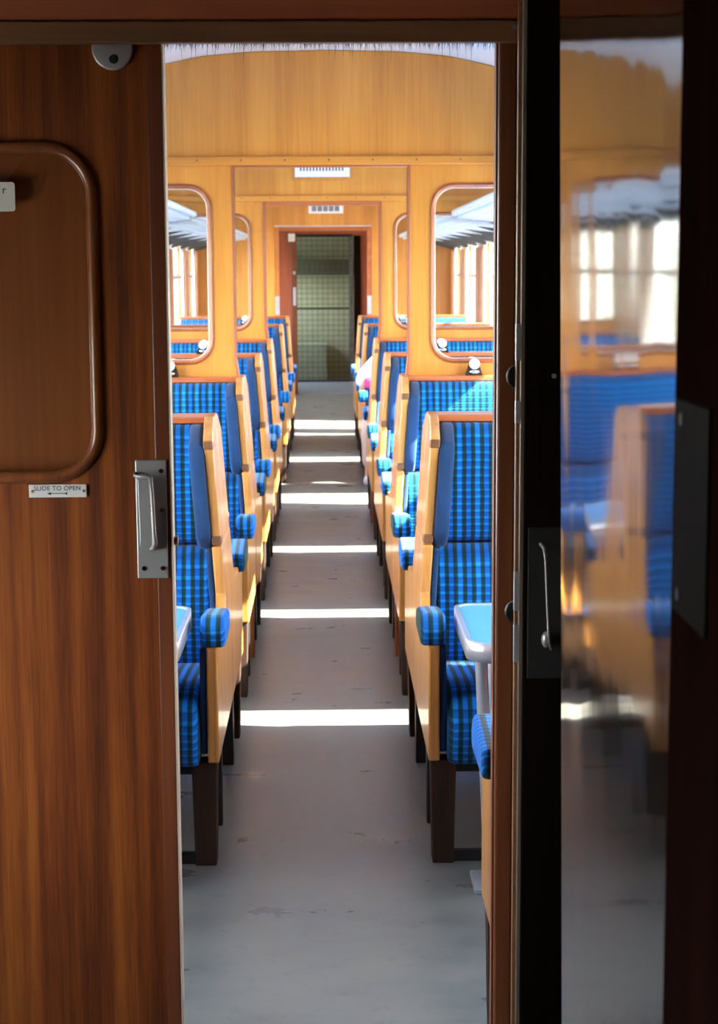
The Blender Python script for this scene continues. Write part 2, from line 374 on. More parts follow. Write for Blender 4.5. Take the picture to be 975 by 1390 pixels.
# partitions across the coach
def ceil_z(x):
    x = abs(x)
    for (a, za), (b, zb) in zip(prof, prof[1:]):
        if a <= x <= b: return za+(zb-za)*(x-a)/(b-a)
    return prof[-1][1]
def partition(n, y, vent=None, redw=.012):
    t = .02
    L, R = XC-.346, XC+.346
    top = 2.006
    def edge(s):        # aisle edge from the floor up, follows the seat ends
        return [(XC+s*.292, 0), (XC+s*.292, .62), (XC+s*.335, 1.15), (XC+s*.346, 1.24), (XC+s*.346, top)]
    arc = [(x, ceil_z(x)-.002) for x in [HW*(1-2*i/40) for i in range(41)]]
    outl = [(-HW, 0)]+edge(-1)+edge(1)[::-1]+[(HW, 0)]+arc
    win = lambda s: rrect(min(XC+s*.447, XC+s*1.22), max(XC+s*.447, XC+s*1.22), 1.224, 1.925, .085)
    o = struct(link('wall_partition_%d' % n, sheet(outl, [win(-1), win(1)], 'y', y-t, y+t), OAK), 'honey oak partition across the coach with an open doorway', 'wall')
    # moulded rail over the doorway with plugged screw holes
    rail = link('ledge_rail', box(-1.15, 1.15, y-t-.016, y-t, 2.006, 2.042, .005), OAKX, o)
    bm = bmesh.new()
    for k in range(-3, 4): add_disc(bm, (k*.175+.02, y-t-.0165, 2.026), .0045, .002)
    link('screw_plug', bm, WALNUT, rail)
    for s in (-1, 1):
        e = edge(s)
        pl = e+[(x+s*redw, z) for x, z in e[::-1]]
        link('edge_trim', prism(pl, 'y', y-t-.006, y+t+.006, .002), TRIM, o)
        xs = sorted((XC+s*.36, XC+s*1.32))
        link('foot_rail', box(xs[0], xs[1], y-t-.006, y-t, 1.150, 1.166, .002), TRIMX, o)
        xs = sorted((XC+s*.352, XC+s*.364))
        global wn
        wn += 1
        w = empty('window_%d' % wn, (XC+s*.83, y, 1.224)); struct(w, 'partition window with a rounded wooden frame', 'window')
        lp = [(x-XC-s*.83, z-1.224) for x, z in win(s)]
        link('window_frame', tube([(a, -t, b) for a, b in lp], .012, 8, True, .010), TRIM, w, True)
        link('window_bead', tube([(a*.985, -t+.004, .35+(b-.35)*.983) for a, b in lp], .0065, 8, True), PALE, w, True)
        link('window_frame', tube([(a, t, b) for a, b in lp], .012, 8, True, .010), TRIM, w, True)
        link('window_pane', prism([(a*.99, .35+(b-.35)*.99) for a, b in lp], 'y', -.003, .003, 0), PANEM, w)
    link('header_trim', box(L, R, y-t-.006, y+t+.006, top-(.026 if redw > .015 else .007), top, .002), TRIMX, o)
    if vent:
        x0, x1, z0, z1 = vent
        v = link('vent_grille', sheet([(x0, z0), (x1, z0), (x1, z1), (x0, z1)], [rrect(x0+.03+i*(x1-x0-.06)/14+.002, x0+.03+(i+1)*(x1-x0-.06)/14-.009, z0+.036, z1-.012, .002, 2) for i in range(14)], 'y', y-t-.015, y-t-.010), PLASTIC, o)
        link('vent_back', box(x0+.02, x1-.02, y-t-.0095, y-t-.0065, z0+.03, z1-.008, 0), BLACK, v)
        link('vent_surround', box(x0-.02, x1+.02, y-t-.006, y-t-.0005, z0-.02, z1+.02, .002), SEATWOOD, v)
    return o
partition(1, P1)
partition(2, P2, (-.178, .158, 2.152, 2.232), .020)

# end wall of the saloon (wider doorway with sliding doors pushed back)
def end_wall():
    y = P3
    L, R = -.525, .495
    arc = [(x, ceil_z(x)-.002) for x in [HW*(1-2*i/40) for i in range(41)]]
    o = struct(link('wall_end', sheet([(-HW, 0), (L, 0), (L, 2.045), (R, 2.045), (R, 0), (HW, 0)]+arc, [], 'y', y-.02, y+.02), OAK), 'oak end wall of the saloon', 'wall')
    link('lintel_edge', box(L, R, y-.03, y+.03, 2.028, 2.044, .002), PALE, o)
    link('header_trim', box(L+.02, R-.02, y+.021, y+.06, 1.985, 2.027, .002), TRIMX, o)
    v = link('vent_grille', sheet([(-.165, 2.165), (.20, 2.165), (.20, 2.256), (-.165, 2.256)], [rrect(-.13+i*.060, -.13+i*.060+.048, 2.187, 2.242, .003, 2) for i in range(5)], 'y', y-.035, y-.029), PLASTIC, o)
    link('vent_back', box(-.14, .18, y-.0285, y-.021, 2.18, 2.245, 0), plain('grey mesh', (.22, .26, .30), .6), v)
    for s, x in ((-1, L), (1, R)):
        link('door_jamb', box(x, x-s*.045, y-.012, y+.05, 0, 2.027, .003), TRIMX if s > 0 else plain('orange jamb', (.50, .165, .03), .4), o)
        link('pull_plate', box(x-s*.004, x-s*.044, y-.022, y-.0125, 1.114, 1.307, .003), STEEL, o)
end_wall()
# vestibule beyond and its far wall with the open gangway
ar = [(x, ceil_z(x)-.002) for x in [HW*(1-2*i/40) for i in range(41)]]
wf = struct(link('wall_far', sheet([(-HW, 0), (-.352, 0), (-.352, 2.02), (.368, 2.02), (.368, 0), (HW, 0)]+ar, [], 'y', YEND-.02, YEND+.02),
    wood('red mahogany', (.22, .050, .020), (.29, .068, .027), (.36, .09, .036), 'Z', 10, .4, .2)), 'red mahogany wall at the far end of the coach', 'wall')
link('door_stile', box(-.43, -.352, YEND-.05, YEND-.021, 0, 1.98, .004), MAHOGP, wf)
link('pull_plate', box(-.40, -.362, YEND-.058, YEND-.0505, 1.13, 1.36, .003), STEEL, wf)
link('latch_plate', box(-.40, -.37, YEND-.058, YEND-.0505, 1.52, 1.56, .002), STEEL, wf)
link('light_switch', box(-.455, -.372, YEND-.066, YEND-.0505, 1.93, 2.03, .004), PLASTIC, wf)
link('door_post', box(.368, .455, YEND-.05, YEND-.021, 0, 2.0, .004), EBONY, wf)
# luggage van behind the gangway
struct(link('floor_van', box(-HW, HW, YEND, YEND+5.4, -.06, .004, 0), VANFL), 'blue grey van floor', 'floor')
wv = struct(link('wall_van', sheet([(-HW, 0), (HW, 0)]+ar, [], 'y', YEND+5.3, YEND+5.36), GREENP), 'pale green wall of the luggage van', 'wall')
YM = YEND+2.35
t = empty('luggage_cage', (0, YM, 0)); tag(t, 'grey wire mesh luggage cage with riveted frame at the far end of the coach', 'cage')
bm = bmesh.new()
for i in range(11): x = -.40+i*.074; add_tube(bm, [(x, 0, .03), (x, 0, 2.03)], .0042, 5)
for i in range(27): z = .06+i*.074; add_tube(bm, [(-.40, .004, z), (.38, .004, z)], .0042, 5)
link('wire_mesh', bm, plain('mesh wire', (.10, .11, .085), .5, .4), t)
link('frame_post', box(.345, .40, -.015, .02, .0, 2.04, .003), plain('grey steel post', (.20, .22, .23), .45, .5), t)
for i in range(13):
    bm = bmesh.new(); add_ball(bm, (.372, -.016, .16+i*.15), .012, u=8, v=6); link('rivet', bm, CHROME, t)
link('frame_rail', box(-.40, .40, -.012, .016, 2.03, 2.07, .003), BLACK, t)
link('frame_rail', box(-.40, .345, -.012, .016, .004, .03, .003), BLACK, t)
link('frame_rail', box(-.40, .345, -.012, .016, 1.02, 1.05, .003), GREEND, t)
link('frame_post', box(-.42, -.40, -.012, .016, .004, 2.04, .003), BLACK, t)
tag(link('van_locker', box(-.60, .02, YM+.35, YM+.9, .005, .52, .008), GREENP), 'pale green locker on the van floor behind the wire mesh', 'locker')
tag(link('van_shelf', box(-.9, .9, YM+.5, YM+.85, 1.50, 1.72, .006), GREEND), 'dark green shelf board behind the top of the wire mesh', 'shelf')
struct(link('wall_van_panel', box(-1.2, 1.2, YM+.95, YM+.98, .004, 2.2, 0), GREENP), 'pale green van panel', 'wall')

# ------------------------------------------------------------------ seats
A0 = .80    # local origin distance from the aisle centre
def lean(z): return 0 if z < .62 else (z-.62)*.070
def seat(side):
    """side=+1: seat right of the aisle facing the doorway (-Y); -1 mirrored"""
    root = empty('train_seat', (0, 0, 0))
    def fin(bm, leaning=True, name='', mat=None, smooth=False, parent=None):
        for v in bm.verts:
            if leaning: v.co.x += lean(v.co.z)
            v.co.x = (v.co.x-A0)*side
        return link(name, bm, mat, parent or root, smooth)
    D = DEPTH
    # wooden end: lower board, upper wing board
    low = [(0, .29), (-D, .29), (-D, .60), (-D+.03, .625), (-.27, .625), (-.215, .66), (-.205, .80), (0, .80)]
    bm = prism(low, 'x', .280, .310, .005)
    bmesh.ops.bisect_plane(bm, geom=bm.verts[:]+bm.edges[:]+bm.faces[:], plane_co=(0, 0, .62), plane_no=(0, 0, 1))
    end = fin(bm, True, 'end_board', SEATWOOD)
    upb = [(0, .803), (-.205, .803), (-.205, 1.09), (-.195, 1.115), (-.10, 1.160), (-.07, 1.167), (0, 1.167)]
    fin(prism(upb, 'x', .280, .308, .005), True, 'wing_board', SEATWOOD)
    # dark blocks at the ends of the front edge of the wing
    w = [o for o in bpy.data.objects if o.parent == root][-1]
    for z0, z1 in ((1.083, 1.108), (.806, .832)):
        fin(box(.2795, .3085, -.2075, -.165, z0, z1, .003), True, 'edge_block', BLOCKW, parent=w)
    # velvet wing pad and lining
    wp = [(-.075, .79), (-.19, .79), (-.222, .83), (-.226, .87), (-.226, 1.05), (-.210, 1.095), (-.12, 1.140), (-.075, 1.150)]
    fin(prism(wp, 'x', .309, .352, .014, 4), True, 'wing_pad', VELVET, True)
    fin(prism([(-.03, .31), (-D+.015, .31), (-D+.015, .60), (-.235, .60), (-.20, .66), (-.195, .785), (-.03, .785)], 'x', .311, .329, .006, 3), True, 'side_lining', VELVET, True)
    # backrest
    up = [(-.02, .792), (-.085, .792), (-.104, .80), (-.112, .83), (-.115, .95), (-.108, 1.08), (-.098, 1.125), (-.08, 1.142), (-.02, 1.145)]
    fin(prism(up, 'x', .354, 1.30, .010, 3, 50), False, 'headrest', MOQ, True)
    lo = [(-.02, .40), (-.13, .40), (-.165, .47), (-.172, .56), (-.160, .68), (-.135, .755), (-.10, .785), (-.02, .786)]
    fin(prism(lo, 'x', .331, 1.30, .014, 3, 50), False, 'backrest', MOQ, True)
    fin(box(.33, 1.31, -.019, -.002, .33, 1.15, .004), False, 'back_board', SEATWOOD)
    fin(box(.318, 1.31, -.062, -.001, 1.146, 1.167, .004), False, 'top_rail', TRIMX)
    # cushion with a rolled front
    cu = [(-.15, .33), (-.15, .445), (-.30, .462), (-.48, .475), (-.58, .478), (-.63, .468), (-.668, .440), (-.688, .39), (-.690, .34), (-.682, .29), (-.665, .272), (-.62, .285), (-.58, .30)]
    fin(prism(cu, 'x', .331, 1.30, .018, 4, 50), False, 'seat_cushion', MOQ, True)
    # arm pad: square section block rounded all over
    ap = []
    for (cy, cz, a0, r) in ((-.465, .652, 0, .018), (-.640, .640, 90, .050), (-.665, .626, 180, .022), (-.465, .620, 270, .014)):
        for i in range(6):
            a = math.radians(a0+90*i/5); ap.append((cy+r*math.cos(a), cz+r*math.sin(a)))
    fin(prism(ap, 'x', .258, .326, .016, 4, 50), False, 'armrest', MOQ, True)
    # under frame and legs
    fr = fin(box(.335, 1.30, -.63, -.60, .245, .285, .003), False, 'under_frame', BLACK)
    fin(box(.345, 1.29, -.10, -.07, .25, .33, .003), False, 'under_frame', BLACK)
    leg = [(.292, 0), (.350, 0), (.356, .289), (.286, .289)]
    fin(prism(leg, 'y', -.665, -.601, .004), False, 'leg', BROWNLEG)
    fin(box(.296, .335, -.33, -.285, 0, .289, .004), False, 'leg', BLACK)
    fin(prism([(1.22, 0), (1.28, 0), (1.28, .289), (1.22, .289)], 'y', -.665, -.601, .004), False, 'leg', BROWNLEG)
    fin(box(.351, 1.219, -.65, -.62, 0, .028, .003), False, 'foot_bar', BLACK)
    # little wooden block with a white disc on the top rail
    bl = fin(prism([(.578, 1.1675), (.648, 1.1675), (.634, 1.212), (.592, 1.212)], 'y', -.050, -.012, .003), False, 'number_block', BROWNLEG)
    bm = bmesh.new(); add_disc(bm, (.613, -.056, 1.214), .021, .012); bevel(bm, .003); fin(bm, False, 'number_disc', PLASTIC, True, bl)
    bm = bmesh.new(); add_ball(bm, (.613, -.052, 1.182), .016, 1.25, .5, .55); fin(bm, False, 'disc_clip', CHROME, True, bl)
    return root
seatR = seat(1); seatL = seat(-1)
index_kids()
ORD = ['first', 'second', 'third', 'fourth', 'fifth', 'sixth', 'seventh', 'eighth']
first_used = {1: False, -1: False}
def put_seat(side, away, y, label):
    proto_side = -side if away else side
    proto = seatR if proto_side > 0 else seatL
    if first_used[proto_side]: o = copy_tree(proto)
    else: o = proto; first_used[proto_side] = True
    o.location = (XC+side*A0, y, 0); o.rotation_euler = (0, 0, PI if away else 0)
    tag(o, label, 'train seat', 'blue check train seats along the aisle')
    return o
side_w = {-1: 'left', 1: 'right'}
for s in (1, -1):
    for k, y in enumerate(PAIRS+PAIRS3):
        off = -.028 if y in (P1, P2) else -.001
        where = ['nearest, beside the door opening', 'second, under the first partition', 'third, just past the first partition', 'fourth, under the second partition',
                 'fifth, beyond the second partition', 'sixth, by the far doorway'][k]
        put_seat(s, False, y+off, 'blue check seat facing the doorway, %s of aisle, %s' % (side_w[s], where))
    for k, y in enumerate([2.79]+PAIRS+PAIRS3):
        off = .028 if y in (P1, P2) else .001
        where = ['beside the near door jamb', 'behind the nearest facing seat', 'behind the first partition', 'behind the third facing seat', 'behind the second partition',
                 'behind the fifth facing seat', 'behind the sixth facing seat'][k]
        b = put_seat(s, True, y+off, 'blue check seat turned away, %s of aisle, %s' % (side_w[s], where))
        if k == 0: b.location.x += s*.052

# ------------------------------------------------------------------ tables in the bays
def table(side):
    root = empty('bay_table', (0, 0, 0))
    x0, x1, w, r = .358, 1.325, .265, .075
    H = .68
    def outline(g):
        pts = []
        for (cx, cy, a0, a1, n) in ((x0+r, -w+r, 180, 270, 8), (x0+r, w-r, 90, 180, 8)):
            for i in range(n+1):
                a = math.radians(a0+(a1-a0)*i/n) if cy < 0 else math.radians(a0+(a1-a0)*(i/n))
                pts.append((a, cx, cy))
        q = []
        for i in range(9):
            a = math.radians(270-90*i/8); q.append((x0+r*1.1+(r*1.1-g)*math.cos(a), -w+r+(r-g)*math.sin(a)))
        for i in range(9):
            a = math.radians(180-90*i/8); q.append((x0+r*.7+(r*.7-g)*math.cos(a), w-r*.7+(r*.7-g)*math.sin(a)))
        q += [(x1-g, w-g), (x1-g, -w+g)]
        return q
    def fin(bm, name, mat, smooth=False):
        for v in bm.verts: v.co.x = (v.co.x-A0)*side
        return link(name, bm, mat, root, smooth)
    fin(prism(outline(.012), 'z', H-.040, H, .002), 'table_top', TABLETOP)
    bm = sheet(outline(0), [outline(.0122)], 'z', H-.046, H+.003); fin(bm, 'edge_band', ALU)
    fin(tube([(.398, -.17, H-.053), (.432, -.07, .012)], .016, 12), 'leg', ALU, True)
    fin(tube([(.446, .02, H-.053), (.436, -.036, .012)], .016, 12), 'leg', ALU, True)
    fin(box(.385, .49, -.15, .0, 0, .014, .004), 'foot_plate', ALU)
    return root
tabR = table(1); tabL = table(-1)
index_kids()
tu = {1: False, -1: False}
TAB_Y = [4.385, 4.385+PITCH, 4.385+2*PITCH, 4.385+3*PITCH, 12.35, 14.75]
for s in (1, -1):
    for k, y in enumerate(TAB_Y):
        if tu[s]: o = copy_tree(tabR if s > 0 else tabL)
        else: o = tabR if s > 0 else tabL; tu[s] = True
        o.location = (XC+s*A0, y, 0)
        tag(o, 'pale blue table %s of aisle, %s' % (side_w[s], ['in the bay nearest the door opening', 'in the bay before the first partition', 'in the bay past the first partition',
            'in the bay before the second partition', 'in the bay past the second partition', 'in the last bay before the far doorway'][k]), 'table', 'pale blue tables in the seating bays')

# ------------------------------------------------------------------ luggage racks
def rack(side, y0, y1, label):
    root = empty('luggage_rack', (side*HW, y0, 1.80))
    L = y1-y0
    bm = bmesh.new()
    for i in range(7):
        f = i/6; x = -side*(.06+.46*f); add_tube(bm, [(x, .01, .06+.05*f), (x, L-.01, .06+.05*f)], .019, 6)
    link('rack_slats', bm, RACKW, root, True)
    link('front_rail', tube([(-side*.56, 0, .13), (-side*.56, L, .13)], .020, 10), RACKW, root, True)
    link('net_panel', prism([(-side*.035, .045), (-side*.54, .098), (-side*.54, .104), (-side*.035, .051)], 'y', .01, L-.01, 0), RACKN, root)
    n = max(3, round(L/.93))
    for i in range(n+1):
        y = .03+(L-.06)*i/n
        link('bracket', prism([(-side*.004, .040), (-side*.34, .074), (-side*.30, .062), (-side*.004, -.02)], 'y', y-.008, y+.008, .002), RACKD, root)
    tag(root, label, 'luggage rack', 'luggage racks above the windows')
    return root
for s in (-1, 1):
    for k, (a, b) in enumerate(((2.86, P1-.06), (P1+.06, P2-.06), (P2+.06, P3-.06))):
        rack(s, a, b, 'pale blue luggage rack over the %s windows, %s' % (side_w[s], ['before the first partition', 'between the two partitions', 'beyond the second partition'][k]))

# ------------------------------------------------------------------ curtains
def curtain():
    pts = []
    for i in range(33):
        f = i/32; pts.append((.012*math.sin(f*2*PI*5), -.09+.18*f))
    bm = bmesh.new()
    pl = [(x-.003, y) for x, y in pts]+[(x+.003, y) for x, y in pts[::-1]]
    add_prism(bm, pl, 'z', 0, WZ1-WZ0-.03)
    o = link('curtain', bm, CURT, None, True); return o
cur = curtain(); cu1 = False
for s in (-1, 1):
    for k, c in enumerate(WIN_C):
        for e in (-1, 1):
            if k == 1 and e == 1: continue
            if cu1: o = cur.copy(); COL.objects.link(o)
            else: o = cur; cu1 = True
            o.location = (s*(HW-.028), c+e*(WIN_W[k]/2+.085), WZ0-.02)
            tag(o, 'terracotta curtain gathered at the %s edge of the %s window on the %s' % ('near' if e < 0 else 'far', ORD[k], side_w[s]), 'curtain', 'curtains beside the windows')

# ------------------------------------------------------------------ near end: bulkhead, sliding door, header, jamb
DY = 2.65
o = struct(link('wall_near', sheet([(-HW, 0), (-.30, 0), (-.30, 1.95), (.2925, 1.95), (.2925, 0), (HW, 0)]+ar, [], 'y', 2.688, 2.765),
    wood('brown bulkhead', (.26, .075, .022), (.37, .115, .032), (.47, .16, .045), 'Z', 8, .4, .2)), 'brown wooden bulkhead behind the sliding door', 'wall')
# header board with a lower strip and a bristle fringe
h = struct(link('trim_1', box(-HW, .291, 2.585, 2.62, 1.958, 2.30, .004), MAHOGX), 'red brown header board over the doorway', 'trim')
link('edge_strip', box(-HW, .291, 2.580, 2.60, 1.926, 1.957, .003), WALNUT, h)
bm = bmesh.new(); add_disc(bm, (.281, 2.579, 1.947), .0035, .002); link('screw', bm, STEEL, h)
bm = bmesh.new()
random.seed(3)
for i in range(1100):
    x = -.25+.53*random.random(); L = .009+.012*random.random()**2+(.022 if random.random() < .025 else 0); dx = (random.random()-.5)*.012
    y = 2.662+random.random()*.01
    a = bm.verts.new((x-.0007, y, 1.952)); b = bm.verts.new((x+.0007, y, 1.952)); c = bm.verts.new((x+dx, y+.001, 1.942-L))
    d = bm.verts.new((x, y+.0012, 1.952)); bm.faces.new((a, b, c)); bm.faces.new((b, d, c)); bm.faces.new((d, a, c))
br = link('bristle_fringe', bm, HAIR, h); br['kind'] = 'stuff'
link('bristle_holder', box(-.236, .262, 2.660, 2.675, 1.944, 1.957, .002), BLACK, h)
# right jamb with a rubbing strip
j = struct(link('trim_2', box(.2625, .292, 2.63, 2.70, 0, 1.957, .004), wood('jamb mahogany', (.13, .036, .014), (.185, .054, .02), (.24, .078, .028), 'Z', 16, .36, .25)), 'mahogany door jamb right of the opening', 'trim')
link('jamb_edge', box(.2595, .2624, 2.64, 2.655, 0, 1.957, .001), MAHOGP, j)
# the sliding door
DX1 = -.2395; DZ1 = 1.93
d = empty('door_1', (-.56, DY, 0)); struct(d, 'mahogany sliding door with a rounded window and a nickel pull', 'door')
win = rrect(-.80, -.352, 1.282, 1.782, .072, 10)
def shift(bm):
    for v in bm.verts: v.co -= Vector((-.56, DY, 0))
    return bm
link('door_leaf', shift(sheet([(-1.0, .01), (DX1-.026, .01), (DX1-.026, 1.955), (-1.0, 1.955)], [win], 'y', DY, DY+.035)), MAHOG, d)
link('edge_lipping', shift(box(DX1-.026, DX1-.0025, DY, DY+.035, .01, 1.955, .002)), MAHOGP, d)
link('edge_bead', shift(box(DX1-.0025, DX1, DY-.001, DY+.034, .01, 1.955, .0008)), PALE, d)
link('window_moulding', shift(tube([(x, DY-.001, z) for x, z in win], .0105, 10, True, .0095)), wood('moulding mahogany', (.17, .05, .018), (.26, .08, .026), (.34, .115, .036), 'Z', 16, .28, .4), d, True)
link('window_pane', shift(prism(win, 'y', DY+.012, DY+.017, 0)), PANED, d)
# stop: disc cap at the top
bm = bmesh.new(); add_disc(bm, (-.3145, DY-.005, 1.925), .0305, .010, n=36); bevel(bm, .003, 3); cap = link('track_cap', shift(bm), STEEL, d, True)
bm = bmesh.new(); add_disc(bm, (-.3125, DY-.0105, 1.910), .0065, .002); link('cap_hole', shift(bm), BLACK, cap)
# sign
sg = link('sign_plate', shift(box(-.4605, -.3715, DY-.004, DY-.0001, 1.2505, 1.2705, .0008)), PLASTIC, d)
sg['label'] = 'white sign reading SLIDE TO OPEN with a left arrow'
text_mesh('SLIDE TO OPEN', .0098, INK, sg, (-.4165+.56, -.0043, 1.2645), 'lettering', space=1.06)
bm = bmesh.new(); add_box(bm, -.428, -.402, DY-.0046, DY-.0041, 1.2562, 1.2572)
add_prism(bm, [(-.4325, 1.2567), (-.4265, 1.2590), (-.4265, 1.2544)], 'y', DY-.0046, DY-.0041)
add_prism(bm, [(-.4015, 1.2590), (-.4055, 1.2567), (-.4015, 1.2544)], 'y', DY-.0046, DY-.0041)
link('arrow', shift(bm), INK, sg)
for x in (-.4545, -.3755):
    bm = bmesh.new(); add_disc(bm, (x, DY-.0046, 1.2605), .0023, .0016, n=12); link('screw', shift(bm), plain('brass', (.45, .30, .12), .35, .9), sg)
# sticker on the glass
st = link('sticker', shift(prism(rrect(-.556, -.4695, 1.6875, 1.7315, .005), 'y', DY+.0105, DY+.0118, 0)), STICKER, d)
text_mesh('r', .017, INK, st, (-.4855+.56, .0102, 1.7195), 'lettering')
# pull handle
x0, x1, z0, z1 = -.2955, -.2475, 1.122, 1.3075
pl = link('pull_plate', shift(box(x0, x1, DY-.004, DY-.0001, z0, z1, .0012)), STEEL, d)
bm = bmesh.new()
for (x, z) in ((x1-.008, z1-.017), (x1-.008, z1-.078), (x1-.0085, z0+.016), (x0+.0105, z0+.016)): add_disc(bm, (x, DY-.0046, z), .0036, .0022, n=14)
link('screw', shift(bm), CHROME, pl)
gr = [(x0+.001, DY-.005, z1-.021), (x0+.001, DY-.018, z1-.022), (x0+.006, DY-.022, z1-.023), (x0+.019, DY-.022, z1-.023), (x0+.0245, DY-.020, z1-.026), (x0+.0262, DY-.018, z1-.05), (x0+.0280, DY-.018, z0+.075), (x0+.0292, DY-.017, z0+.058), (x0+.0275, DY-.014, z0+.050), (x0+.022, DY-.006, z0+.046)]
link('grip', shift(tube(gr, [.003, .003, .0032, .0034, .0034, .0032, .0034, .0042, .0042, .003], 10)), STEEL, pl, True)
gp = [(x0+.0045, z1-.028), (x0+.021, z1-.028), (x0+.0255, z0+.052), (x0+.0065, z0+.052)]
link('finger_plate', shift(prism(gp, 'y', DY-.0165, DY-.0145, .0008)), STEEL, pl)
link('latch_knob', shift(tube([(DX1-.001, DY+.018, 1.178), (DX1+.006, DY+.018, 1.178)], [.006, .0085], 12)), plain('aged brass', (.22, .12, .05), .4, .8), d, True)

# ------------------------------------------------------------------ dark door leaf in its pocket, right of the jamb
Q0 = Vector((.40, 2.50, 0))
q = empty('door_2', Q0); struct(q, 'near black sliding door pushed back on the right with a tarnished pull', 'door')
def sh2(bm):
    for v in bm.verts: v.co -= Q0
    return bm
QY = 2.49
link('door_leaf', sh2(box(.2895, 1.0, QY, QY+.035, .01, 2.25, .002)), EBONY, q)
link('edge_strip', sh2(box(.2835, .2894, QY+.004, QY+.016, .01, 2.25, .0008)), plain('edge bead', (.20, .16, .13), .35, .3), q)
link('edge_strip', sh2(box(.2785, .2894, QY+.018, QY+.033, .01, 2.25, .0008)), WALNUT, q)
for z0, z1 in ((1.465, 1.518), (1.374, 1.406), (1.095, 1.153), (1.017, 1.073)):
    link('keep_plate', sh2(box(.2765, .2834, QY+.006, QY+.0165, z0, z1, .0006)), STEEL, q)
for z in (1.440, 1.087):
    bm = bmesh.new(); add_disc(bm, (.2840, QY+.039, z), .0180, .010, 'y', 24); bevel(bm, .003, 3); link('roller', sh2(bm), RUBBER, q, True)
px0, px1, pz0, pz1 = .2955, .346, .995, 1.221
pp = link('pull_plate', sh2(box(px0, px1, QY-.004, QY-.0001, pz0, pz1, .001)), DARKSTEEL, q)
pp['label'] = 'tarnished pull plate with a thin bright grip'
link('grip', sh2(tube([(px0+.018, QY-.005, 1.197), (px0+.0215, QY-.018, 1.193), (px0+.0235, QY-.020, 1.178), (px0+.0285, QY-.020, 1.075), (px0+.0300, QY-.020, 1.053), (px0+.034, QY-.012, 1.040)], [.0026, .0026, .0019, .0018, .0024, .0016], 8)), STEEL, pp, True)
bm = bmesh.new(); add_ball(bm, (px0+.0265, QY-.014, 1.056), .0095, .75, .8, 1.3); link('grip_foot', sh2(bm), STEEL, pp, True)
for z in (1.148, 1.212):
    bm = bmesh.new(); add_disc(bm, (px0+.010, QY-.0045, z), .004, .001); link('screw', sh2(bm), BLACK, pp)
bm = bmesh.new(); add_disc(bm, (.3315, QY-.001, 1.443), .0035, .003); link('screw', sh2(bm), STEEL, q)

# ------------------------------------------------------------------ dark glazed door standing open along the right side
Q0 = Vector((.30, 1.6, 0))
q = empty('door_3', Q0); struct(q, 'near black door with a tall wavy glass pane standing open on the right', 'door')
# pane: stands a hair out of plumb, like the old door
bm = box(.2862, .2902, 1.335, 2.082, .25, 2.22, 0)
for v in bm.verts: v.co.x -= (v.co.z-1.4)*.0125
link('window_pane', sh2(bm), MIRR, q)
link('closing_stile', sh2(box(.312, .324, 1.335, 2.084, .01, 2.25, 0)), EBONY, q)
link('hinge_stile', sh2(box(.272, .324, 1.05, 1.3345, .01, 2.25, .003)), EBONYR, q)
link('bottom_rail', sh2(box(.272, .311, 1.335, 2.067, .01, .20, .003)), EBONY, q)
hp = link('lock_plate', sh2(box(.2695, .2719, 1.20, 1.318, 1.335, 1.50, .0008)), plain('dull lock plate', (.010, .009, .008), .6, 0, spec=.01), q)
for z in (1.35, 1.485):
    bm = bmesh.new(); add_disc(bm, (.2692, 1.295, z), .005, .001, 'x'); link('screw', sh2(bm), BLACK, hp)

# ------------------------------------------------------------------ passenger seated right of the aisle
def skin(name, chains, mat, parent, sub=2):
    """chains: lists of (x,y,z,r); first point of the first chain is the root; chains joining at equal points are merged"""
    bm = bmesh.new(); lay = bm.verts.layers.skin.verify(); seen = {}
    def vert(p):
        k = tuple(round(c, 4) for c in p[:3])
        if k not in seen:
            v = bm.verts.new(p[:3]); v[lay].radius = (p[3], p[3] if len(p) < 5 else p[4]); seen[k] = v
            if len(seen) == 1: v[lay].use_root = True
        return seen[k]
    for ch in chains:
        for a, b in zip(ch, ch[1:]):
            bm.edges.new((vert(a), vert(b)))
    me = bpy.data.meshes.new(name); bm.to_mesh(me); bm.free()
    o = bpy.data.objects.new(name, me); COL.objects.link(o)
    o.modifiers.new('s', 'SKIN'); m = o.modifiers.new('u', 'SUBSURF'); m.levels = m.render_levels = sub
    dg = bpy.context.evaluated_depsgraph_get()
    me2 = bpy.data.meshes.new_from_object(o.evaluated_get(dg))
    bpy.data.objects.remove(o); bpy.data.meshes.remove(me)
    me2.name = name; me2.materials.clear(); me2.materials.append(mat)
    for p in me2.polygons: p.use_smooth = True
    r = bpy.data.objects.new(name, me2); COL.objects.link(r)
    if parent is not None: r.parent = parent
    return r
